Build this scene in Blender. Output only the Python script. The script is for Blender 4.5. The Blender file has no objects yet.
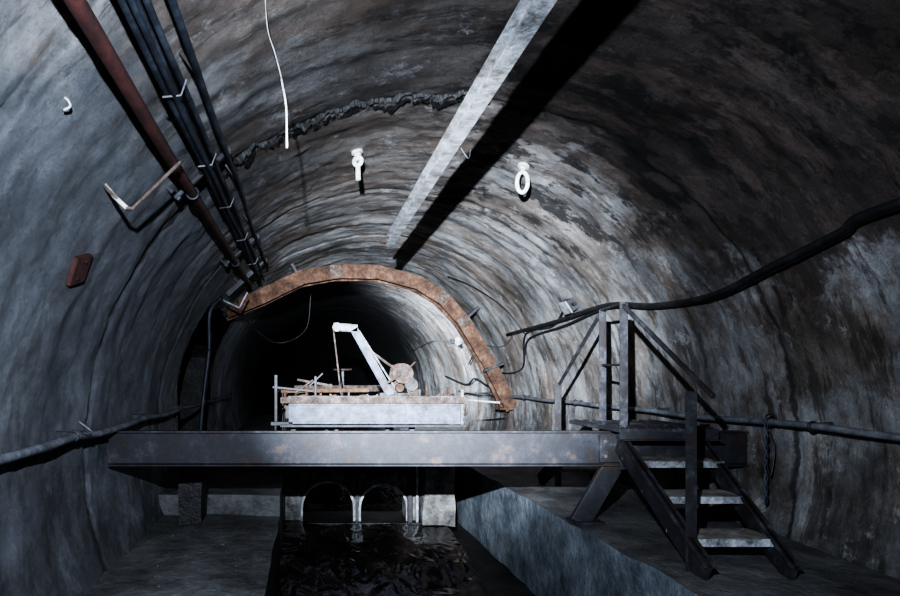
import bpy, bmesh, math, random
from mathutils import Vector, noise
random.seed(7)
R=2.6; CX=0.99; CZ=-0.563
def V(*a): return Vector(a)
def wall(deg,y,inset=0.0):
    t=math.radians(deg); r=R-inset
    return V(CX+r*math.cos(t), y, CZ+r*math.sin(t))

# ---------------------------------------------------------------- materials
def newmat(name):
    m=bpy.data.materials.new(name); m.use_nodes=True
    nt=m.node_tree; b=nt.nodes['Principled BSDF']
    return m,nt,b
def N(nt,t,**k):
    n=nt.nodes.new(t)
    for a,v in k.items(): setattr(n,a,v)
    return n
def ramp(nt,fac,stops):
    r=N(nt,'ShaderNodeValToRGB'); e=r.color_ramp.elements
    while len(e)<len(stops): e.new(0.5)
    for i,(p,c) in enumerate(stops):
        e[i].position=p; e[i].color=(c[0],c[1],c[2],1)
    nt.links.new(fac,r.inputs[0]); return r.outputs[0]
def nz(nt,vec,scale,detail=6,rough=.6,dist=0.0):
    n=N(nt,'ShaderNodeTexNoise'); n.inputs['Scale'].default_value=scale
    n.inputs['Detail'].default_value=detail; n.inputs['Roughness'].default_value=rough
    n.inputs['Distortion'].default_value=dist
    nt.links.new(vec,n.inputs['Vector']); return n.outputs['Fac']
def mapping(nt,vec,sc,loc=(0,0,0)):
    m=N(nt,'ShaderNodeMapping'); m.inputs['Scale'].default_value=sc; m.inputs['Location'].default_value=loc
    nt.links.new(vec,m.inputs['Vector']); return m.outputs[0]
def mix(nt,fac,a,b,mode='MIX'):
    m=N(nt,'ShaderNodeMix',data_type='RGBA',blend_type=mode)
    if isinstance(fac,float): m.inputs[0].default_value=fac
    else: nt.links.new(fac,m.inputs[0])
    for i,x in ((6,a),(7,b)):
        if isinstance(x,tuple): m.inputs[i].default_value=(*x,1)
        else: nt.links.new(x,m.inputs[i])
    return m.outputs[2]
def mth(nt,op,a,b=0.0):
    m=N(nt,'ShaderNodeMath',operation=op)
    for i,x in ((0,a),(1,b)):
        if isinstance(x,(int,float)): m.inputs[i].default_value=x
        else: nt.links.new(x,m.inputs[i])
    return m.outputs[0]
def smooth(nt,val,a,b):
    m=N(nt,'ShaderNodeMapRange',interpolation_type='SMOOTHSTEP')
    nt.links.new(val,m.inputs[0]); m.inputs[1].default_value=a; m.inputs[2].default_value=b
    return m.outputs[0]
def bump(nt,b,h,strength,dist,prev=None):
    n=N(nt,'ShaderNodeBump'); n.inputs['Strength'].default_value=strength
    n.inputs['Distance'].default_value=dist
    nt.links.new(h,n.inputs['Height'])
    if prev: nt.links.new(prev,n.inputs['Normal'])
    nt.links.new(n.outputs[0],b.inputs['Normal']); return n.outputs[0]

def vault_mat():
    m,nt,b=newmat('vault_concrete')
    uv=N(nt,'ShaderNodeUVMap').outputs[0]
    sep=N(nt,'ShaderNodeSeparateXYZ'); nt.links.new(uv,sep.inputs[0])
    u,v=sep.outputs[0],sep.outputs[1]
    neg=lambda x: mth(nt,'MULTIPLY',x,-1.0)
    mul=lambda a,c: mth(nt,'MULTIPLY',a,c)
    big=nz(nt,uv,0.9,14,.74)
    base=ramp(nt,big,[(.35,(.12,.115,.11)),(.45,(.25,.245,.24)),(.55,(.38,.375,.37)),(.66,(.55,.54,.53))])
    bands=nz(nt,mapping(nt,uv,(.35,1.7,1)),1.3,14,.74)
    bc=ramp(nt,bands,[(.38,(.18,.15,.13)),(.46,(.70,.67,.65)),(.55,(1.12,1.11,1.10))])
    c=mix(nt,.68,base,bc,'MULTIPLY')
    br=nz(nt,mapping(nt,uv,(.8,1.2,1),(5,2,0)),1.0,12,.74)
    c=mix(nt,mul(smooth(nt,br,.47,.56),.85),c,mix(nt,1.0,c,(.62,.50,.41),'MULTIPLY'))
    # sooty damp haunch on the stair side
    n0=mth(nt,'SUBTRACT',nz(nt,mapping(nt,uv,(.8,1.2,1)),.9,14,.74),.5)
    wob=mul(n0,5.0)
    uu=mth(nt,'ADD',u,wob); vv=mth(nt,'ADD',v,mul(wob,1.3))
    m1=mul(smooth(nt,uu,1.05,1.35),smooth(nt,neg(uu),-4.0,-3.5))
    m1=mul(m1,smooth(nt,neg(vv),-5.7,-4.4))
    c=mix(nt,mul(m1,.88),c,(.052,.035,.027))
    # black mould blots
    blot=nz(nt,mapping(nt,uv,(1.1,1.6,1)),2.0,14,.74)
    bm_=mul(smooth(nt,blot,.515,.545),smooth(nt,neg(u),-4.7,-3.5))
    bm_=mul(mul(bm_,smooth(nt,u,1.3,2.2)),smooth(nt,neg(v),-8.3,-6.3))
    c=mix(nt,mul(bm_,.88),c,(.020,.016,.014))
    lt=nz(nt,mapping(nt,uv,(.6,1.6,1),(3,7,0)),1.7,14,.8)
    c=mix(nt,mul(mul(smooth(nt,lt,.50,.58),m1),.45),c,(.25,.175,.14))
    # brown band by the crown
    m2=mul(smooth(nt,uu,3.2,3.7),smooth(nt,neg(uu),-6.0,-4.8))
    m2=mul(m2,smooth(nt,neg(v),-8.5,-6.0))
    c=mix(nt,mul(m2,.8),c,mix(nt,1.0,c,(.52,.44,.38),'MULTIPLY'))
    # darker blue-grey mottling on the left wall
    m3=smooth(nt,uu,5.5,6.5)
    c=mix(nt,mul(m3,.8),c,ramp(nt,nz(nt,uv,1.5,14,.78),[(.37,(.075,.08,.092)),(.5,(.135,.145,.162)),(.63,(.23,.243,.265))]))
    # darker low band on both sides
    low=mth(nt,'ADD',smooth(nt,neg(uu),-.1,.7),smooth(nt,uu,8.2,8.9))
    c=mix(nt,mul(low,.75),c,mix(nt,1.0,c,(.38,.36,.345),'MULTIPLY'))
    st=nz(nt,mapping(nt,uv,(.5,2.2,1)),1.7,14,.76)
    c=mix(nt,mul(mul(smooth(nt,st,.53,.58),.88),mth(nt,'SUBTRACT',1.0,mul(m3,.6))),c,mix(nt,1.0,c,(.38,.34,.31),'MULTIPLY'))
    # lime blooms
    sp=nz(nt,uv,2.6,14,.82)
    c=mix(nt,mul(mul(smooth(nt,sp,.55,.62),.5),mth(nt,'SUBTRACT',1.0,mth(nt,'MAXIMUM',mul(m1,.8),mul(m3,.75)))),c,(.6,.59,.58))
    # pitting
    pit=nz(nt,uv,26,8,.85)
    c=mix(nt,mul(smooth(nt,pit,.53,.64),.6),c,mix(nt,1.0,c,(.40,.38,.36),'MULTIPLY'))
    # dirty construction joints between the concrete pours
    for vj,st_ in ((4.40,.85),(6.60,.6),(2.2,.5)):
        jd=mth(nt,'ABSOLUTE',mth(nt,'ADD',mth(nt,'SUBTRACT',v,vj),mul(mth(nt,'SUBTRACT',nz(nt,uv,1.2,10,.7),.5),.30)))
        c=mix(nt,mul(smooth(nt,neg(jd),-.035,-.006),st_),c,(.02,.018,.016))
    # unlit depth of the tunnel painted into the colour as a near-black crown
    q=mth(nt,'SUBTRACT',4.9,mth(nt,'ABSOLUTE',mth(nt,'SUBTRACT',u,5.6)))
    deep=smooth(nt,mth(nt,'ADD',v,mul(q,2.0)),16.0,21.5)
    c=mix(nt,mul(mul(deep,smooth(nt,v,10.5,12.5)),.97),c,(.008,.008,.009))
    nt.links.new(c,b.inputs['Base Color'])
    b.inputs['Roughness'].default_value=.75
    n1=bump(nt,b,nz(nt,uv,2.0,10,.6),.5,.07)
    n2=bump(nt,b,nz(nt,uv,12,14,.82),1.0,.06,n1)
    bump(nt,b,nz(nt,uv,60,5,.7),.7,.012,n2)
    return m
def solid(name,cols,scale=4,rough=.7,metal=0,bs=.4,bd=.01,fine=30,coord='Object'):
    m,nt,b=newmat(name)
    tc=N(nt,'ShaderNodeTexCoord').outputs['Object']
    f=nz(nt,tc,scale,12,.78,.1)
    n=len(cols)
    c=ramp(nt,f,[(.38+.25*i/max(1,n-1),cols[i]) for i in range(n)])
    nt.links.new(c,b.inputs['Base Color'])
    b.inputs['Roughness'].default_value=rough; b.inputs['Metallic'].default_value=metal
    n1=bump(nt,b,nz(nt,tc,scale*2.5,8,.7),bs,bd*2)
    bump(nt,b,nz(nt,tc,fine,4,.7),bs,bd*.5,n1)
    return m
M={}
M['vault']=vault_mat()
M['floor']=solid('walkway_concrete',[(.035,.031,.03),(.085,.082,.08),(.14,.137,.132)],1.6,.6,0,.7,.03,24)
M['face']=solid('channel_wall_concrete',[(.045,.05,.06),(.105,.118,.132),(.19,.205,.22)],1.8,.7,0,.6,.03,20)
M['wet_shade']=solid('wet_shade_concrete',[(.006,.005,.004),(.014,.012,.010),(.03,.026,.022)],2,.5,0,.6,.02,15)
M['pale']=solid('pale_gate_concrete',[(.045,.04,.035),(.13,.122,.115),(.27,.262,.25)],5,.8,0,.7,.03,25)
M['steel']=solid('dirty_dark_steel',[(.03,.018,.013),(.02,.019,.021),(.037,.036,.040),(.08,.08,.086)],6,.55,.1,.4,.006,40)
M['beam']=solid('painted_beam_steel',[(.035,.018,.011),(.013,.011,.012),(.016,.0155,.019),(.022,.0215,.027),(.06,.04,.032)],4,.7,.0,.3,.005,30)
M['galv']=solid('galvanised_steel',[(.08,.07,.06),(.22,.225,.235),(.42,.44,.46)],9,.5,.15,.6,.010,60)
M['blue']=solid('machine_blue_grey_paint',[(.05,.038,.034),(.085,.095,.125),(.13,.155,.22),(.21,.25,.34)],5,.55,.05,.5,.008,40)
M['rust']=solid('rusted_rib_steel',[(.03,.017,.012),(.075,.038,.023),(.13,.068,.040),(.24,.15,.10)],4.5,.85,0,.8,.018,35)
M['rust2']=solid('rust_pale',[(.035,.022,.017),(.095,.066,.052),(.21,.175,.155)],8,.85,0,.6,.01,40)
M['black']=solid('black_cable_sheath',[(.006,.006,.007),(.014,.014,.015),(.035,.035,.036)],6,.5,0,.3,.003,40)
M['grey']=solid('grey_hose_rubber',[(.05,.05,.055),(.11,.115,.125),(.19,.195,.205)],6,.6,0,.3,.004,40)
M['red']=solid('red_painted_pipe',[(.028,.016,.014),(.058,.022,.019),(.09,.033,.027)],8,.55,0,.4,.004,40)
M['dpipe']=solid('dark_conduit',[(.012,.013,.017),(.023,.026,.035),(.06,.067,.083)],5,.5,.1,.3,.003,40)
M['white']=solid('limed_white_metal',[(.3,.3,.28),(.5,.5,.47),(.7,.7,.68)],14,.7,0,.6,.006,60)
M['wood']=solid('wet_plank',[(.07,.06,.05),(.16,.145,.125),(.30,.28,.25)],7,.75,0,.5,.008,30)
def water():
    m,nt,b=newmat('channel_water')
    tc=N(nt,'ShaderNodeTexCoord').outputs['Object']
    c=ramp(nt,nz(nt,mapping(nt,tc,(1.2,.6,1)),2,5,.6),[(.4,(.008,.006,.005)),(.55,(.016,.012,.010)),(.70,(.05,.038,.031))])
    nt.links.new(c,b.inputs['Base Color'])
    b.inputs['Roughness'].default_value=.16
    bump(nt,b,nz(nt,mapping(nt,tc,(1.3,.8,1)),3.5,2,.45,.8),.6,.07)
    return m
M['water']=water()

# ---------------------------------------------------------------- mesh builder
class B:
    def __init__(s,name): s.name=name; s.bm=bmesh.new(); s.mats=[]
    def mi(s,k):
        if k not in s.mats: s.mats.append(k)
        return s.mats.index(k)
    def sweep(s,prof,path,mat,up=V(0,0,1),smooth=False,cap=True):
        i=s.mi(mat); rings=[]; path=[Vector(p) for p in path]; up0=Vector(up)
        n=len(path)
        for a in range(n):
            if a==0: t=path[1]-path[0]
            elif a==n-1: t=path[-1]-path[-2]
            else: t=(path[a+1]-path[a]).normalized()+(path[a]-path[a-1]).normalized()
            t.normalize()
            sd=t.cross(up0)
            if sd.length<1e-3: sd=t.cross(V(1,0,0))
            sd.normalize(); uu=sd.cross(t).normalized()
            if smooth: up0=uu
            rings.append([s.bm.verts.new(path[a]+sd*x+uu*z) for x,z in prof])
        m=len(prof)
        for a in range(n-1):
            for j in range(m):
                f=s.bm.faces.new((rings[a][j],rings[a][(j+1)%m],rings[a+1][(j+1)%m],rings[a+1][j]))
                f.material_index=i; f.smooth=smooth
        if cap:
            for r in (rings[0],rings[-1]):
                f=s.bm.faces.new(r); f.material_index=i
        return s
    def tube(s,path,r,mat,seg=10,up=V(0,0,1)):
        return s.sweep([(r*math.cos(2*math.pi*j/seg),r*math.sin(2*math.pi*j/seg)) for j in range(seg)],path,mat,up,True)
    def bar(s,a,b,w,h,mat,up=V(0,0,1)):
        c=min(w,h)*.12
        x=w/2; z=h/2
        return s.sweep([(-x+c,-z),(x-c,-z),(x,-z+c),(x,z-c),(x-c,z),(-x+c,z),(-x,z-c),(-x,-z+c)],[a,b],mat,up)
    def ibeam(s,path,w,h,tf,tw,mat,up=V(0,0,1)):
        x=w/2; z=h/2; q=tw/2
        return s.sweep([(-x,-z),(x,-z),(x,-z+tf),(q,-z+tf),(q,z-tf),(x,z-tf),(x,z),(-x,z),(-x,z-tf),(-q,z-tf),(-q,-z+tf),(-x,-z+tf)],path,mat,up)
    def angle(s,a,b,w,t,mat,up=V(0,0,1),fl=1):
        return s.sweep([(0,0),(w*fl,0),(w*fl,t),(t*fl,t),(t*fl,w),(0,w)],[a,b],mat,up)
    def box(s,lo,hi,mat):
        lo=Vector(lo);hi=Vector(hi)
        return s.bar(V((lo.x+hi.x)/2,lo.y,(lo.z+hi.z)/2),V((lo.x+hi.x)/2,hi.y,(lo.z+hi.z)/2),hi.x-lo.x,hi.z-lo.z,mat)
    def disc(s,c,ax,r,t,mat,seg=24):
        ax=Vector(ax).normalized(); c=Vector(c)
        return s.sweep([(r*math.cos(2*math.pi*j/seg),r*math.sin(2*math.pi*j/seg)) for j in range(seg)],[c-ax*t/2,c+ax*t/2],mat,V(0,0,1) if abs(ax.z)<.9 else V(1,0,0))
    def ring(s,c,ax,Rr,r,mat,seg=24,sx=1,a0=0,a1=360):
        ax=Vector(ax).normalized(); e=ax.cross(V(0,0,1))
        if e.length<.01:e=V(1,0,0)
        e.normalize(); f=e.cross(ax)
        pts=[Vector(c)+e*Rr*sx*math.cos(math.radians(a0+(a1-a0)*j/seg))+f*Rr*math.sin(math.radians(a0+(a1-a0)*j/seg)) for j in range(seg+1)]
        return s.tube(pts,r,mat,8,ax)
    def done(s):
        bmesh.ops.recalc_face_normals(s.bm,faces=s.bm.faces)
        me=bpy.data.meshes.new(s.name); s.bm.to_mesh(me); s.bm.free()
        for k in s.mats: me.materials.append(M[k])
        o=bpy.data.objects.new(s.name,me); bpy.context.collection.objects.link(o); return o
def spline(pts,n=8):
    pts=[Vector(p) for p in pts]; P=[pts[0]*2-pts[1]]+pts+[pts[-1]*2-pts[-2]]; out=[]
    for i in range(1,len(P)-2):
        for k in range(n):
            t=k/n; a,b,c,d=P[i-1],P[i],P[i+1],P[i+2]
            out.append(.5*((2*b)+(c-a)*t+(2*a-5*b+4*c-d)*t*t+(3*b-a-3*c+d)*t**3))
    out.append(pts[-1]); return out

# ---------------------------------------------------------------- vault shell
STR=19.0; BR=14.0
NICHE=(146,197,7.35,9.75)   # side gallery mouth on the left
def frame(s):
    if s<=STR: return V(0,s,0),V(1,0,0)
    a=(s-STR)/BR
    return V(-BR+BR*math.cos(a), STR+BR*math.sin(a),0),V(math.cos(a),math.sin(a),0)
def vault():
    me=bpy.data.meshes.new('wall_tunnel_vault'); bm=bmesh.new(); uvl=bm.loops.layers.uv.new('UVMap')
    T=[-62+304*i/300 for i in range(301)]
    S=[-2+ i*.04 for i in range(int(16/.04)+1)]+[14+i*.12 for i in range(1,42)]+[19.2+ i*.25 for i in range(80)]
    rows=[];
    for sy in S:
        o,ex=frame(sy); row=[]
        for d in T:
            t=math.radians(d)
            w=sy+.12*noise.noise(V(d*.02,sy*.3,3))+.04*noise.noise(V(d*.12,sy*.3,9))
            ph=(w/.62)%1.0
            step=.020*(ph if ph<.8 else (1-ph)/.2*.8)*(.7+.8*noise.noise(V(sy*.7,d*.03,5)))
            ph2=((w-4.39)/2.2); g=abs(ph2-round(ph2))*2.2
            groove=-.025*max(0,1-g/.06)
            p=V(math.cos(t)*2.6,sy,math.sin(t)*2.6)
            dd=.035*noise.noise(p*1.1)+.018*noise.noise(p*3.3)+.012*noise.noise(p*8)+.008*noise.noise(p*17)
            amp=.35+.65*max(0,math.sin(t))
            r=R-(step*amp+groove+dd)
            row.append(bm.verts.new(o+ex*(CX+r*math.cos(t))+V(0,0,CZ+r*math.sin(t))))
        rows.append(row)
    for i in range(len(S)-1):
        for j in range(len(T)-1):
            e=1.5*noise.noise(V(T[j]*.2,S[i]*1.5,0)); 
            if NICHE[0]+e<T[j]<NICHE[1] and NICHE[2]+e*.06<S[i]<NICHE[3]: continue
            f=bm.faces.new((rows[i][j],rows[i][j+1],rows[i+1][j+1],rows[i+1][j])); f.smooth=True
            cs=[(j,i),(j+1,i),(j+1,i+1),(j,i+1)]
            for l,(jj,ii) in zip(f.loops,cs): l[uvl].uv=(math.radians(T[jj])*R,S[ii])
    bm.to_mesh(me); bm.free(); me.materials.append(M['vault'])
    o=bpy.data.objects.new('wall_tunnel_vault',me); bpy.context.collection.objects.link(o)
vault()
b=B('wall_side_gallery'); i=b.mi('wet_shade'); rings=[]  # recess shade put into the lining as a near-black colour
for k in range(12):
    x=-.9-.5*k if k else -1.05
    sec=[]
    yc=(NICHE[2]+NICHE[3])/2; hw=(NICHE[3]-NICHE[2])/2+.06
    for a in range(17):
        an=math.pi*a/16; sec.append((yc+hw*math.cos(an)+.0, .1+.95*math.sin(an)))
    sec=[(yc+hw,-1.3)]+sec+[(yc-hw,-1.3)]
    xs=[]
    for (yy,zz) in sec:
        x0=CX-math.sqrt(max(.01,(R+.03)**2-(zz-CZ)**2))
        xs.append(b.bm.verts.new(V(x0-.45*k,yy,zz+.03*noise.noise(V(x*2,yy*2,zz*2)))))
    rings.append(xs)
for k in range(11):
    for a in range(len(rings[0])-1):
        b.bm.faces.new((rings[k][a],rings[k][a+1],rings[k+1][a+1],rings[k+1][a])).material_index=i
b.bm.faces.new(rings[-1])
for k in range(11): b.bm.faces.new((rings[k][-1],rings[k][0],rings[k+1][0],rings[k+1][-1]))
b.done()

# ---------------------------------------------------------------- floors (profile follows the vault)
def arc(z0,z1,side,n=8,extra=.02):
    out=[]
    for i in range(n+1):
        z=z0+(z1-z0)*i/n; out.append((CX+side*(math.sqrt((R+extra)**2-(z-CZ)**2)),z))
    return out
def slab(name,prof,y0,y1,mat,disp=.012,facemat=None):
    b=bmesh.new(); n=int((y1-y0)/.12)+1
    P=[]
    m=len(prof)
    for k in range(m):
        a=Vector(prof[k]);c=Vector(prof[(k+1)%m]); q=max(1,int((c-a).length/.1))
        for t in range(q): P.append(a+(c-a)*t/q)
    rings=[]
    for i in range(n+1):
        y=y0+(y1-y0)*i/n
        rings.append([b.verts.new(V(p.x+disp*noise.noise(V(p.x*3,y*3,p.y*3)),y,p.y+disp*noise.noise(V(p.x*3+9,y*3,p.y*3)))) for p in P])
    for i in range(n):
        for j in range(len(P)):
            f=b.faces.new((rings[i][j],rings[i][(j+1)%len(P)],rings[i+1][(j+1)%len(P)],rings[i+1][j]))
    b.faces.new(rings[0]); b.faces.new(rings[-1])
    bmesh.ops.recalc_face_normals(b,faces=b.faces)
    for f in b.faces:
        f.normal_update()
        if facemat and abs(f.normal.z)<.5: f.material_index=1
    me=bpy.data.meshes.new(name); b.to_mesh(me); b.free(); me.materials.append(M[mat])
    if facemat: me.materials.append(M[facemat])
    o=bpy.data.objects.new(name,me); bpy.context.collection.objects.link(o); return o
FL=-2.45
slab('floor_walkway_left',[(-.26,FL),(-.26,-1.45)]+arc(-1.45,FL,-1),-1.5,6.2,'floor',.02,facemat='wet_shade')
slab('floor_walkway_raised',[(-.26,FL),(-.26,-1.24)]+arc(-1.24,FL,-1),6.2,19.0,'floor',facemat='floor')
slab('floor_walkway_right',[(2.15,-2.06),(2.15,-1.2)]+arc(-1.2,-2.06,1),-1.5,19.0,'floor',.02,facemat='face')
slab('floor_channel_ledge',[(1.72,FL),(1.72,-2.06)]+arc(-2.06,FL,1),-1.5,19.0,'wet_shade',facemat='wet_shade')
slab('floor_channel',[(-1.3,FL)]+[(1.72+1.0,FL),(2.4,-2.62),(-.6,-2.62)],-1.5,19.0,'wet_shade')
me=bpy.data.meshes.new('channel_water'); bm=bmesh.new(); rows=[]
for a in range(150):
    y=-1.4+a*.06
    t=min(1,max(0,(y-3.6)/3.7)); z0=-2.3+.45*t*t*(3-2*t)
    rows.append([bm.verts.new(V(-.26+1.99*c/40,y,z0+.03*noise.noise(V(c*.12,y*1.6,0))+.012*noise.noise(V(c*.35,y*4,3)))) for c in range(41)])
for a in range(149):
    for c in range(40):
        f=bm.faces.new((rows[a][c],rows[a][c+1],rows[a+1][c+1],rows[a+1][c])); f.smooth=True
bm.to_mesh(me); bm.free(); me.materials.append(M['water']); o=bpy.data.objects.new('channel_water',me); bpy.context.collection.objects.link(o)
w=B('upstream_channel_water'); w.box((-.25,8.15,FL+.001),(1.71,18.9,-1.9),'water'); w.done()

# ---------------------------------------------------------------- crack in crown
b=B('concrete_crack')
i=b.mi('floor'); iv=b.mi('black')
prev=None; pv=None
def fr(d,o): return noise.fractal(V(d*.35,o,0),.6,2.1,6)
for k in range(601):
    d=82+48*k/600
    e=min(1,k/60,(600-k)/90+.05)
    y=4.38+.10*fr(d,0)
    h=max(.0,.014+.035*fr(d*1.3,4))*e
    wd=.03+.02*fr(d*2,7)
    ring=[wall(d,y-max(.01,wd)*2,-.05),wall(d,y-wd*.6,h*.6),wall(d,y,h),wall(d,y+.008,-.02)]
    vs=[b.bm.verts.new(p) for p in ring]
    gw=max(.0,.045+.12*fr(d*1.1,12))*e+.004
    v2=[b.bm.verts.new(wall(d,y-.01,.028+h*.5)),b.bm.verts.new(wall(d,y+gw,.034))]
    if prev:
        for q in range(3): b.bm.faces.new((prev[q],prev[q+1],vs[q+1],vs[q])).material_index=i
        b.bm.faces.new((pv[0],pv[1],v2[1],v2[0])).material_index=iv
    prev=vs; pv=v2
b.done()

# ---------------------------------------------------------------- pipes on left haunch
def along(deg,y0,y1,inset,wob=.01,n=24,seed=0):
    return [wall(deg+.35*noise.noise(V(y*.8,seed,0)),y,inset+wob*noise.noise(V(y*.7,seed,4))) for y in [y0+(y1-y0)*i/n for i in range(n+1)]]
b=B('red_wall_pipe'); b.tube(along(134.6,-1.4,7.9,.15,seed=1),.032,'red',14)
for y in (1.2,3.9,6.3): b.ring(wall(134.6,y,.15),(0,1,0),.038,.008,'dpipe')
b.done()
b=B('conduit_bundle')
for k,(d,r,ins) in enumerate([(131.3,.016,.15),(130.3,.018,.14),(129.4,.015,.16),(130.8,.013,.18)]):
    b.tube(along(d,-1.4,7.8,ins,.03,40,seed=3+k),r,'dpipe',10)
for y in (1.0,2.7,3.6,4.5,5.6,6.8):
    b.tube([wall(132.0,y,.16),wall(130.3,y+.02,.20),wall(128.8,y,.17)],.005,'grey',8,V(0,1,0))
b.done()
b=B('wall_conduit'); b.tube(along(127.2,-1.4,7.4,.15,.02,30,seed=8),.017,'dpipe',10)
for y in (2.8,4.2,5.6): b.bar(wall(127.2,y,.0),wall(127.2,y,.15),.02,.02,'steel',V(0,1,0))
b.done()
b=B('pipe_support_bracket')
for y in (1.2,3.9,6.3,7.6):
    b.bar(wall(137,y,.09),wall(126,y,.09),.03,.025,'steel',V(0,1,0))
    b.bar(wall(136.6,y,-.02),wall(136.6,y,.12),.03,.03,'steel',V(0,1,0)); b.bar(wall(126.5,y,-.02),wall(126.5,y,.12),.03,.03,'steel',V(0,1,0))
b.done()
b=B('bent_rod_bracket')
b.tube([V(-1.09,3.22,1.03),V(-1.05,3.2,.985),V(-.945,3.18,.885),V(-.91,3.17,.88),V(-.68,3.16,1.10),V(-.66,3.2,1.14)],.010,'rust2',8); 
b.tube([V(-1.08,3.22,1.03),V(-1.02,3.2,.955),V(-.945,3.175,.885)],.012,'white',8); b.done()
b=B('red_wall_plate')
c=wall(152.9,3.45,.03); rad=V(math.cos(math.radians(152.9)),0,math.sin(math.radians(152.9)))
tg=V(-rad.z,0,rad.x)
b.bar(c-tg*.08+V(0,-.03,0),c+tg*.08+V(0,.03,0),.17,.03,'red',rad)
for a in(-.055,.055): b.disc(c+tg*a-rad*.018,rad,.010,.01,'steel',8)
b.done()
b=B('drop_pipe'); b.tube(spline([V(-1.0,7.2,.93),V(-1.15,7.25,.75),V(-1.16,7.25,.3),V(-1.24,7.25,-.4),V(-1.30,7.25,-1.23)],6),.026,'dpipe',10)
b.ring(V(-1.16,7.25,.3),(0,0,1),.034,.01,'steel'); b.done()
b=B('cable_tray_stub'); b.angle(V(-.95,7.55,.98),V(-.55,7.55,1.35),.07,.01,'steel'); b.bar(V(-1.15,7.6,1.0),V(-.82,7.5,.84),.035,.02,'galv'); b.bar(V(-.82,7.5,.84),V(-.72,7.5,1.03),.02,.02,'galv'); b.done()

# ---------------------------------------------------------------- side hoses
def sag(deg,y0,y1,inset,span,dz,n=60,seed=0):
    out=[]
    for i in range(n+1):
        y=y0+(y1-y0)*i/n; ph=((y-y0)/span)%1.0
        p=wall(deg,y,inset+.02*noise.noise(V(y,seed,0))); p.z-=dz*4*ph*(1-ph)+.02*noise.noise(V(y*.8,seed,2)); out.append(p)
    return out
b=B('grey_wall_hose'); b.tube(sag(176.2,.5,12,.10,1.7,.03),.026,'grey',10)
for y in (2.2,3.9,5.6,7.2): b.bar(wall(176.2,y,-.02),wall(176.2,y,.12),.03,.05,'steel'); b.ring(wall(176.2,y,.10),(0,1,0),.032,.008,'steel')
b.tube(spline([wall(176,4.0,.12),wall(175.5,3.95,.2),wall(174,3.9,.13)],5),.005,'grey',6)
b.done()
b=B('wall_handrail_pipe'); b.tube(sag(4.9,.5,13.5,.11,1.8,.015,seed=4),.024,'grey',10)
for y in (2.3,4.1,5.9,7.7,9.5): b.bar(wall(4.9,y,-.02),wall(4.9,y,.12),.03,.04,'steel'); b.ring(wall(4.9,y,.11),(0,1,0),.030,.008,'steel')
b.done()
b=B('hanging_rope')
for ph in (0,math.pi):
    b.tube([V(3.42+.009*math.cos(t*.9+ph),4.45+.009*math.sin(t*.9+ph),-.32-.022*t) for t in range(30)],.006,'dpipe',6)
b.ring(V(3.45,4.45,-.33),(0,1,0),.04,.008,'dpipe'); b.tube(spline([V(3.44,4.45,-.4),V(3.5,4.47,-.55),V(3.46,4.46,-.75),V(3.42,4.45,-.62)],5),.006,'dpipe',6)
b.done()
b=B('black_power_cable')
pp=[wall(35.5,1.5,.08),wall(35,3.15,.08),wall(33.3,3.48,.08),wall(30.8,4.08,.08),wall(28.2,4.73,.09),wall(28.4,5.51,.08),wall(30.6,6.35,.05),wall(29.3,7.66,.05),wall(28.3,9.58,.05)]
b.tube(spline(pp,8),.026,'black',12)
pp=[wall(34.9,1.5,.07),wall(34.4,3.15,.07),wall(32.6,3.5,.06),wall(30.0,4.1,.06),wall(27.5,4.75,.06),wall(27.7,5.51,.05),wall(29.9,6.35,.05),wall(27.6,7.5,.05),wall(25.5,8.8,.04),wall(20,9.3,.03)]
b.tube(spline(pp,8),.015,'black',8); b.done()
b=B('junction_box'); c=wall(33,7.1,.05); rad=V(math.cos(math.radians(33)),0,math.sin(math.radians(33)))
b.bar(c+V(0,-.09,0),c+V(0,.09,0),.14,.11,'steel',rad); b.bar(c+V(0,-.1,0)-rad*.06,c+V(0,.1,0)-rad*.06,.16,.015,'galv',rad)
b.tube([c+V(0,-.08,0),c+V(0,-.15,0)],.02,'black',8); b.done()
b=B('thin_wall_wire')
b.tube(spline([wall(33,7.2,.05),wall(28,7.9,.03),wall(27,8.9,.04),wall(15,9.6,.03),wall(14,10.8,.03),wall(22,11.8,.03),wall(18,12.6,.03)],8),.014,'black',6)
b.tube(spline([wall(27,8.9,.04),wall(38,9.1,.03),wall(50,9.5,.03),wall(58,9.9,.02)],8),.010,'black',6)
b.tube(spline([wall(28,9.3,.04),wall(24,10.2,.03),wall(27,11.5,.03),wall(30,13,.03),wall(33,15,.03),wall(30,18,.03)],8),.010,'grey',6)
b.tube(spline([wall(12,10.8,.03),wall(8,11.5,.05),wall(11,12.4,.03),wall(8,13.2,.03),wall(12,15,.03)],8),.02,'black',6)
b.done()
b=B('junction_box'); c=wall(30,12.6,.05); b.bar(c+V(0,-.1,0),c+V(0,.1,0),.16,.18,'galv',V(math.cos(math.radians(30)),0,math.sin(math.radians(30)))); b.bar(c+V(-.1,-.1,0),c+V(-.1,.1,0),.05,.1,'steel'); b.done()
b=B('loose_cable'); b.tube(spline([wall(140,8.6,.03),wall(143,9.6,.15),V(-.5,10.2,.55),V(.0,10.1,.75),V(.1,10,1.35)],8),.009,'black',6); b.done()

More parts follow.
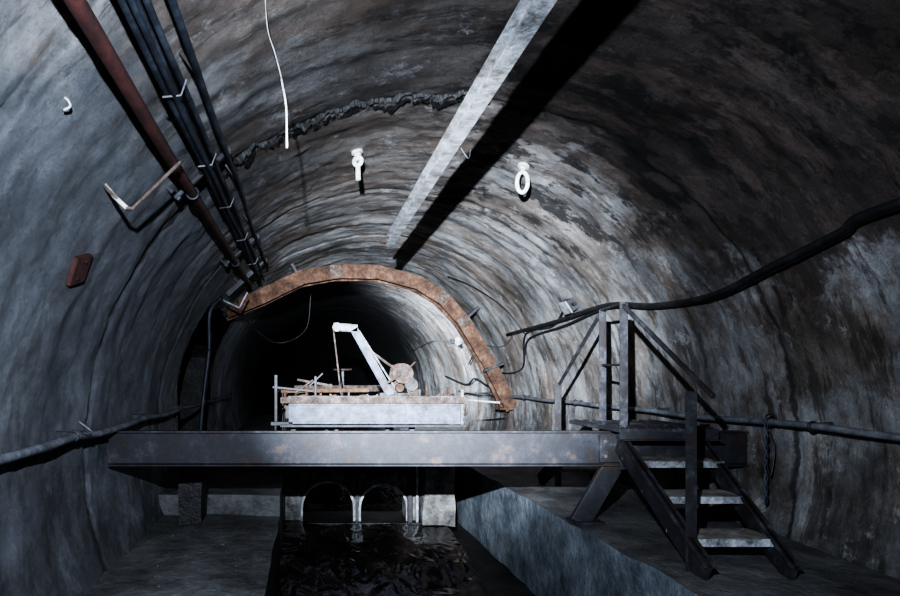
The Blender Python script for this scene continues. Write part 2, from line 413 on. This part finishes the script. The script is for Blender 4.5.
# ---------------------------------------------------------------- crown monorail beam
b=B('ceiling_monorail_beam')
b.ibeam([V(.87,-1.5,1.42),V(.885,6.25,1.40)],.078,.10,.012,.012,'galv')
for y in (-1.0,1.2): b.bar(V(.88,y,1.46),V(.88,y,2.05),.04,.04,'steel',V(0,1,0))
b.bar(V(.88,1.2,2.02),V(.88,1.4,2.02),.2,.03,'steel')
b.tube(spline([V(.93,3.6,1.37),V(.98,3.6,1.30),V(1.0,3.62,1.37)],6),.003,'black',6)
b.done()
# ---------------------------------------------------------------- crown anchors
def anchor(name,deg,y,closed):
    b=B(name); p=wall(deg,y,0)
    rad=V(math.cos(math.radians(deg)),0,math.sin(math.radians(deg)))
    b.disc(p-rad*.012,rad,.05,.03,'white',12); b.disc(p-rad*.035,rad,.03,.03,'white',10)
    q=p-rad*.04
    if closed:
        b.tube([q,q+V(0,0,-.04)],.016,'white',8)
        b.ring(q+V(0,0,-.12),(.3,1,0),.09,.018,'white',24,.5)
    else:
        b.tube([q,q+V(0,0,-.05)],.022,'white',8)
        b.ring(q+V(0,0,-.055),(.5,1,0),.035,.020,'white',16)
        b.tube([q+V(0,0,-.08),q+V(.005,0,-.22)],.022,'white',8)
    b.done()
anchor('ceiling_anchor_hook',101.8,5.3,False)
anchor('ceiling_anchor_ring',68.7,5.3,True)
b=B('hanging_string'); b.tube(spline([V(-.19,2.8,1.83),V(-.175,2.8,1.62),V(-.14,2.8,1.5),V(-.105,2.8,1.36),V(-.085,2.8,1.2),V(-.084,2.8,1.06)],6),.0022,'white',6)
b.tube(spline([V(-.11,2.8,1.38),V(-.088,2.8,1.25),V(-.084,2.8,1.06)],6),.0045,'white',6); b.done()
b=B('small_wall_clip'); b.tube(spline([wall(139.3,2.45,0),wall(139.3,2.45,.02),wall(139.6,2.45,.04),wall(140.2,2.45,.03)],5),.005,'white',6); b.done()

# ---------------------------------------------------------------- rusted support rib
b=B('rusted_steel_arch_rib')
A=[V(-1.19,8.9,.92),V(-.649,9.05,1.165),V(-.077,9.2,1.47),V(.47,9.4,1.6),V(1.12,9.6,1.632),V(1.79,9.75,1.495),V(2.25,9.9,1.25),V(2.617,10,.883),V(3.096,10.15,.169),V(3.50,10.3,-.55)]
x=.11;z=.14;tf=.03;q=.09
b.sweep([(-x,-z),(x,-z),(x,-z+tf),(x-q+.02,-z+tf),(x-q+.02,z-tf),(x,z-tf),(x,z),(-x,z),(-x,z-tf),(-x+.05,z-tf),(-x+.05,-z+tf),(-x,-z+tf)],A,'rust',V(0,1,0))
for k in (3,6,7):
    p=A[k]; t=(A[k+1]-A[k-1]).normalized()
    b.bar(p-t*.09+V(0,-.14,0),p+t*.09+V(0,-.14,0),.2,.03,'rust2',V(0,1,0))
    for u_ in (-.05,.05):
        for w_ in (-.05,.05):
            sd=t.cross(V(0,1,0)); b.disc(p+t*u_+sd*w_+V(0,-.165,0),(0,1,0),.016,.025,'rust',8)
for k in (2,7):
    p=A[k]; d_=(p-V(CX,p.y,CZ)); d_.normalize(); b.bar(p+d_*.1,V(CX,p.y,CZ)+d_*2.56,.05,.04,'steel',V(0,1,0))
b.bar(A[8]+V(-.12,-.16,-.1),A[8]+V(.20,-.16,.02),.05,.04,'steel'); b.bar(A[9]+V(-.18,-.12,.1),A[9]+V(.02,-.12,.16),.05,.04,'galv')
b.bar(A[9]+V(-.2,0,-.02),A[9]+V(.02,0,-.02),.32,.04,'rust')
b.done()

# ---------------------------------------------------------------- cross beam
b=B('cross_beam')
b.bar(V(-1.58,4.9,-.592),V(3.56,4.9,-.592),.14,.27,'beam')
b.bar(V(-1.58,4.82,-.457),V(3.56,4.82,-.457),.02,.012,'steel'); b.bar(V(-1.58,4.82,-.727),V(3.56,4.82,-.727),.02,.012,'beam')
b.bar(V(2.36,4.815,-.59),V(2.6,4.815,-.59),.02,.22,'steel')
for xx in (2.4,2.56):
    for zz in (-.53,-.65): b.disc(V(xx,4.80,zz),(0,1,0),.014,.02,'rust2',8)
b.bar(V(2.52,4.86,-.68),V(2.22,4.86,-1.2),.16,.05,'beam',V(0,1,0)); b.bar(V(2.52,4.95,-.68),V(2.22,4.95,-1.2),.03,.12,'beam',V(0,1,0))
b.bar(V(2.17,4.9,-1.19),V(2.40,4.9,-1.19),.2,.02,'steel')
b.done()

# ---------------------------------------------------------------- stairs over the beam
b=B('steel_step_over_stairs')
def lx(y): return 2.35+(y-3.55)*.10
def rx(y): return 2.86+(y-3.55)*.20
b.sweep([(-.012,-.08),(.012,-.08),(.012,.08),(-.012,.08)],[V(lx(3.5),3.5,-1.2+.02),V(lx(4.72),4.72,-.53)],'beam')
b.sweep([(-.035,.07),(.035,.07),(.035,.08),(-.035,.08)],[V(lx(3.5),3.5,-1.2+.02),V(lx(4.72),4.72,-.53)],'steel')
b.sweep([(-.012,-.07),(.012,-.07),(.012,.07),(-.012,.07)],[V(rx(3.5),3.5,-1.2+.02),V(rx(4.72),4.72,-.53)],'steel')
b.sweep([(-.03,.06),(.03,.06),(.03,.07),(-.03,.07)],[V(rx(3.5),3.5,-1.2+.02),V(rx(4.72),4.72,-.53)],'steel')
for y,z in ((3.82,-1.02),(4.17,-.83),(4.5,-.64)):
    b.box((lx(y),y-.13,z-.018),(rx(y),y+.13,z+.010),'wood')
    b.box((lx(y),y-.138,z-.035),(rx(y),y-.128,z+.012),'galv')
b.box((2.42,4.62,-.445),(3.18,5.5,-.415),'steel')
b.angle(V(2.42,4.62,-.5),V(3.18,4.62,-.5),.06,.008,'beam')
for k in range(9): b.box((2.46+k*.085,4.63,-.415),(2.475+k*.085,5.49,-.405),'steel')
for xx in (2.62,3.2): b.bar(V(xx,5.5,-.5),V(xx,6.7,-1.18),.024,.16,'steel')
for y,z in ((5.78,-.65),(6.08,-.83),(6.38,-1.0)): b.box((2.62,y-.11,z-.015),(3.2,y+.11,z+.015),'wood')
for xx in (2.68,3.12):b.bar(V(xx,5.4,-1.2),V(xx,5.4,-.44),.05,.05,'steel',V(0,1,0))
def post(x,y,z0,z1,w=.04,m='steel'): b.angle(V(x,y,z0),V(x,y,z1),w,.006,m,V(0,1,0)); b.angle(V(x,y,z0),V(x,y,z1),w,.006,m,V(1,0,0))
post(2.53,4.76,-.75,.57,.032,'steel'); post(2.68,5.4,-.44,.585,.032)
post(2.37,3.68,-1.2,-.10,.034); post(2.70,6.4,-1.2,-.10,.034)
b.bar(V(2.53,4.78,.57),V(2.68,5.42,.585),.035,.02,'steel')
b.bar(V(2.53,4.78,.56),V(2.45,3.6,-.13),.025,.028,'steel')
b.bar(V(2.68,5.42,.575),V(2.72,6.5,-.16),.025,.028,'steel')
b.bar(V(2.54,4.78,.08),V(2.68,5.42,.09),.02,.02,'steel')
b.done()

# ---------------------------------------------------------------- sluice gate wall with arched openings
def gate():
    b=B('arched_sluice_wall'); bm=b.bm; i=b.mi('pale')
    xs0,xs1=-.25,1.44; top=-1.13; bot=-1.84; y0,y1=7.6,7.95
    cen=[(.29,.33),(.99,.30)]; spring=-1.68
    low=[(xs0,bot)]
    for c,r in cen:
        low.append((c-r,bot)); 
        for k in range(17):
            a=math.pi-math.pi*k/16; low.append((c+r*math.cos(a),spring+r*math.sin(a)*1.0))
        low.append((c+r,bot))
    low.append((xs1,bot))
    fr=[bm.verts.new((x,y0,z)) for x,z in low]; bk=[bm.verts.new((x,y1,z)) for x,z in low]
    ft=[bm.verts.new((x,y0,top)) for x,z in low]; bt=[bm.verts.new((x,y1,top)) for x,z in low]
    for k in range(len(low)-1):
        if abs(low[k][0]-low[k+1][0])>1e-6:
            for q in ((fr[k],fr[k+1],ft[k+1],ft[k]),(bk[k],bk[k+1],bt[k+1],bt[k]),(ft[k],ft[k+1],bt[k+1],bt[k])):
                bm.faces.new(q).material_index=i
        bm.faces.new((fr[k],fr[k+1],bk[k+1],bk[k])).material_index=i
    for c,r in cen:
        pts=[V(c-r,y0-.02,bot)]+[V(c+r*math.cos(math.pi-math.pi*k/20),y0-.02,spring+r*math.sin(math.pi*k/20)) for k in range(21)]+[V(c+r,y0-.02,bot)]
        b.sweep([(-.014,-.02),(.014,-.02),(.014,.02),(-.014,.02)],pts,'galv',V(0,1,0))
    b.box((xs0,7.45,-2.44),(1.70,8.1,bot),'wet_shade')
    b.box((xs0,7.54,-1.2),(xs1,7.6,-1.1),'steel')
    for x in (-.1,.06,.3,.52,.64,.82,1.0,1.2): b.bar(V(x,7.57,-1.33),V(x,7.57,-1.1),.04,.04,'steel',V(0,1,0))
    b.bar(V(.65,7.5,-1.84),V(.65,7.5,-1.1),.03,.05,'steel',V(0,1,0))
    b.bar(V(1.31,7.5,-1.84),V(1.31,7.5,-.7),.06,.05,'steel',V(0,1,0)); b.bar(V(1.40,7.5,-1.84),V(1.40,7.5,-.7),.03,.05,'galv',V(0,1,0))
    b.done()
gate()
slab('concrete_pier',[(1.46,-1.86),(1.46,-1.12),(1.84,-1.12),(1.84,-1.86)],7.35,8.05,'pale',.04)
slab('concrete_plinth',[(-1.22,-1.44),(-1.22,-1.05),(-1.0,-1.05),(-1.0,-1.44)],5.8,6.15,'wet_shade',.02)

# ---------------------------------------------------------------- hoist carriage on top of the sluice
b=B('gate_hoist_carriage')
Y0=7.45;Y1=8.25
for y in (Y0,Y1):
    b.ibeam([V(-.2,y,-.475),V(1.92,y,-.475)],.12,.25,.025,.05,'blue')
for x in (.45,1.25): b.bar(V(x,Y0-.03,-.58),V(x,Y0-.03,-.37),.02,.05,'blue',V(0,1,0))
for x in (-.2,.5,1.2,1.92): b.bar(V(x,Y0,-.46),V(x,Y1,-.46),.08,.16,'steel')
for k in range(14): 
    x0=-.27+k*.16; b.box((x0,Y0-.1+.04*random.random(),-.345),(x0+.13,Y1+.1,-.31+.02*random.random()),('rust2','rust','pale')[k%3])
b.box((-.3,Y0-.13,-.345),(1.98,Y0-.09,-.27),'rust2')
b.box((-.2,Y0-.135,-.27),(1.9,Y0-.07,-.255),'pale')
b.bar(V(-.3,Y0-.15,-.62),V(1.95,Y0-.15,-.62),.05,.03,'steel')
for x in (-.15,1.36):
    b.bar(V(x,Y0+.2,-1.14),V(x,Y0+.2,-.58),.07,.07,'blue',V(0,1,0)); b.bar(V(x-.1,Y0+.2,-1.12),V(x+.1,Y0+.2,-1.12),.18,.03,'steel')
for x in (.4,1.05): b.tube([V(x,Y0+.2,-1.14),V(x,Y0+.2,-.3)],.03,'galv',10)
b.bar(V(-.1,Y0+.2,-1.1),V(.35,Y0+.2,-.62),.04,.04,'steel',V(0,1,0))
for x,h,y in ((-.36,.22,0),(-.25,.10,.1),(.02,.12,0),(.13,.24,0),(.2,.08,.2),(.33,.14,.3),(.55,.07,.1),(1.42,.08,0),(1.55,.12,.2),(1.7,.06,0),(1.85,.10,.3)):
    b.bar(V(x,Y0+y,-.42),V(x,Y0+y,-.255+h),.028,.028,('rust2','steel','rust')[int(x*100)%3],V(0,1,0))
b.bar(V(-.4,Y0,-.15),V(.1,Y0,-.2),.04,.03,'steel')
b.bar(V(-.3,Y0+.1,-.2),V(.8,Y0+.1,-.19),.07,.05,'rust')
b.bar(V(-.1,Y0+.3,-.06),V(.35,Y0+.3,-.14),.03,.03,'rust2')
b.bar(V(.05,Y0,-.14),V(.22,Y0,.02),.018,.018,'steel'); b.bar(V(-.12,Y0,-.22),V(.1,Y0,-.06),.02,.02,'rust2')
b.bar(V(-.36,Y0-.02,-.62),V(-.36,Y0-.02,.0),.04,.04,'steel',V(0,1,0))
b.bar(V(-.42,Y0-.02,-.6),V(-.15,Y0-.02,-.6),.08,.05,'steel')
b.bar(V(1.95,Y0,-.62),V(1.95,Y0,-.18),.035,.035,'galv',V(0,1,0)); b.disc(V(2.0,Y0,-.55),(0,1,0),.05,.05,'steel'); b.bar(V(1.9,Y0,-.3),V(2.4,Y0-.05,-.34),.02,.02,'galv')
for k in range(40):
    x=random.uniform(-.25,1.9); y=random.uniform(Y0-.05,Y1); s=random.uniform(.02,.05)
    b.bar(V(x-s,y,-.29),V(x+s,y+random.uniform(-.05,.05),-.29+random.uniform(0,.05)),s*.9,s*1.1,random.choice(['rust2','rust','steel','pale']))
yj=7.6
b.ibeam([V(1.08,yj,-.25),V(.62,yj,.58)],.09,.10,.014,.04,'blue',V(0,1,0))
b.bar(V(1.16,yj-.02,-.2),V(.68,yj-.02,.56),.02,.02,'galv',V(0,1,0))
b.bar(V(.66,yj,.585),V(.36,yj,.61),.10,.10,'galv'); b.disc(V(.40,yj-.07,.6),(0,1,0),.055,.04,'galv')
b.tube([V(.355,yj-.08,.58),V(.40,yj-.08,.2),V(.45,yj-.08,-.24)],.011,'rust2',6)
b.bar(V(.72,yj,.38),V(1.22,yj,.02),.03,.03,'rust2',V(0,1,0))
b.bar(V(.95,yj+.1,-.25),V(1.3,yj+.1,-.25),.2,.05,'steel')
b.bar(V(1.10,yj+.08,-.27),V(1.17,yj+.08,.12),.14,.03,'rust2',V(0,1,0)); b.bar(V(1.38,yj-.02,-.27),V(1.27,yj-.02,.08),.13,.03,'rust2',V(0,1,0))
b.disc(V(1.22,yj-.02,.02),(0,1,0),.085,.26,'rust2'); b.disc(V(1.22,yj-.14,.02),(.15,1,.1),.125,.025,'rust2'); b.disc(V(1.22,yj+.11,.02),(0,1,0),.13,.025,'rust')
b.disc(V(1.22,yj-.16,.02),(0,1,0),.035,.05,'steel')
b.disc(V(1.33,yj-.06,-.12),(0,1,0),.08,.12,'pale'); b.disc(V(1.18,yj-.1,-.16),(0,1,0),.05,.1,'rust')
b.bar(V(1.22,yj-.18,.02),V(1.36,yj-.18,.16),.02,.02,'rust2',V(0,1,0)); b.bar(V(1.22,yj-.17,.02),V(1.02,yj-.17,-.1),.02,.02,'rust2',V(0,1,0))
b.done()
b=B('rear_gate_frame')
for x in (-.15,1.6): b.bar(V(x,11.2,-2.3),V(x,11.2,-.2),.09,.09,'rust',V(0,1,0))
b.bar(V(-.2,11.2,-.25),V(1.65,11.2,-.25),.12,.12,'rust2'); b.bar(V(-.2,11.2,-.7),V(1.65,11.2,-.7),.08,.08,'steel')
b.tube([V(.7,11.2,-1.8),V(.7,11.2,.1)],.03,'galv',8); b.ring(V(.7,11.2,.1),(0,0,1),.16,.02,'rust2',20)
b.done()
b=B('far_walkway_railing')
for k in range(5): b.bar(V(-.45,9.2+k*1.4,-1.24),V(-.45,9.2+k*1.4,-.25),.04,.04,'steel',V(0,1,0))
for z in (-.27,-.7): b.tube([V(-.45,9.2,z),V(-.45,14.8,z)],.022,'steel',8)
b.done()

# ---------------------------------------------------------------- rubble
def rubble(name,n,x0,x1,y0,y1,z,mat):
    b=B(name); i=b.mi(mat)
    for k in range(n):
        s=random.uniform(.004,.012)*(1 if random.random()<.95 else 2.2); c=V(random.uniform(x0,x1),random.uniform(y0,y1),z+s*.3)
        r=bmesh.ops.create_icosphere(b.bm,subdivisions=1,radius=s)
        for v in r['verts']: v.co=Vector((v.co.x*random.uniform(.7,1.3),v.co.y*random.uniform(.7,1.3),v.co.z*random.uniform(.4,.8)))+c
    b.done()
rubble('walkway_rubble',110,-1.35,-.3,2.6,5.7,-1.45,'floor')

# ---------------------------------------------------------------- lights
def spot(name,loc,tgt,e,size,blend,col,rad):
    l=bpy.data.lights.new(name,'SPOT'); l.energy=e; l.spot_size=math.radians(size); l.spot_blend=blend; l.color=col; l.shadow_soft_size=rad
    o=bpy.data.objects.new(name,l); bpy.context.collection.objects.link(o); o.location=loc
    o.rotation_euler=(Vector(tgt)-Vector(loc)).to_track_quat('-Z','Y').to_euler()
LP=(-.15,.15,.62)
spot('headlamp_flood',LP,(.8,6,.0),1450,124,1.0,(.72,.83,1),.02)
spot('headlamp_beam',LP,(1.8,8,.35),15000,44,1.0,(.77,.87,1),.02)
spot('inner_fill_spot',(.45,9.75,1.38),(3.4,15.0,.0),6000,66,1.0,(.77,.87,1),.03)  # added spot, hidden behind the rib, brightens the far right wall
wd=bpy.data.worlds.new('tunnel_dark'); bpy.context.scene.world=wd; wd.use_nodes=True
wd.node_tree.nodes['Background'].inputs[0].default_value=(.35,.5,.9,1); wd.node_tree.nodes['Background'].inputs[1].default_value=.005
try: bpy.context.scene.view_settings.look='AgX - High Contrast'
except Exception as e: print(e)

cam=bpy.data.cameras.new('camera'); co=bpy.data.objects.new('camera',cam); bpy.context.collection.objects.link(co)
cam.sensor_width=36; cam.lens=24; cam.shift_x=145/900; cam.shift_y=77/900; cam.clip_start=.05
co.location=(0,0,0); co.rotation_euler=(math.pi/2,0,0)
bpy.context.scene.camera=co
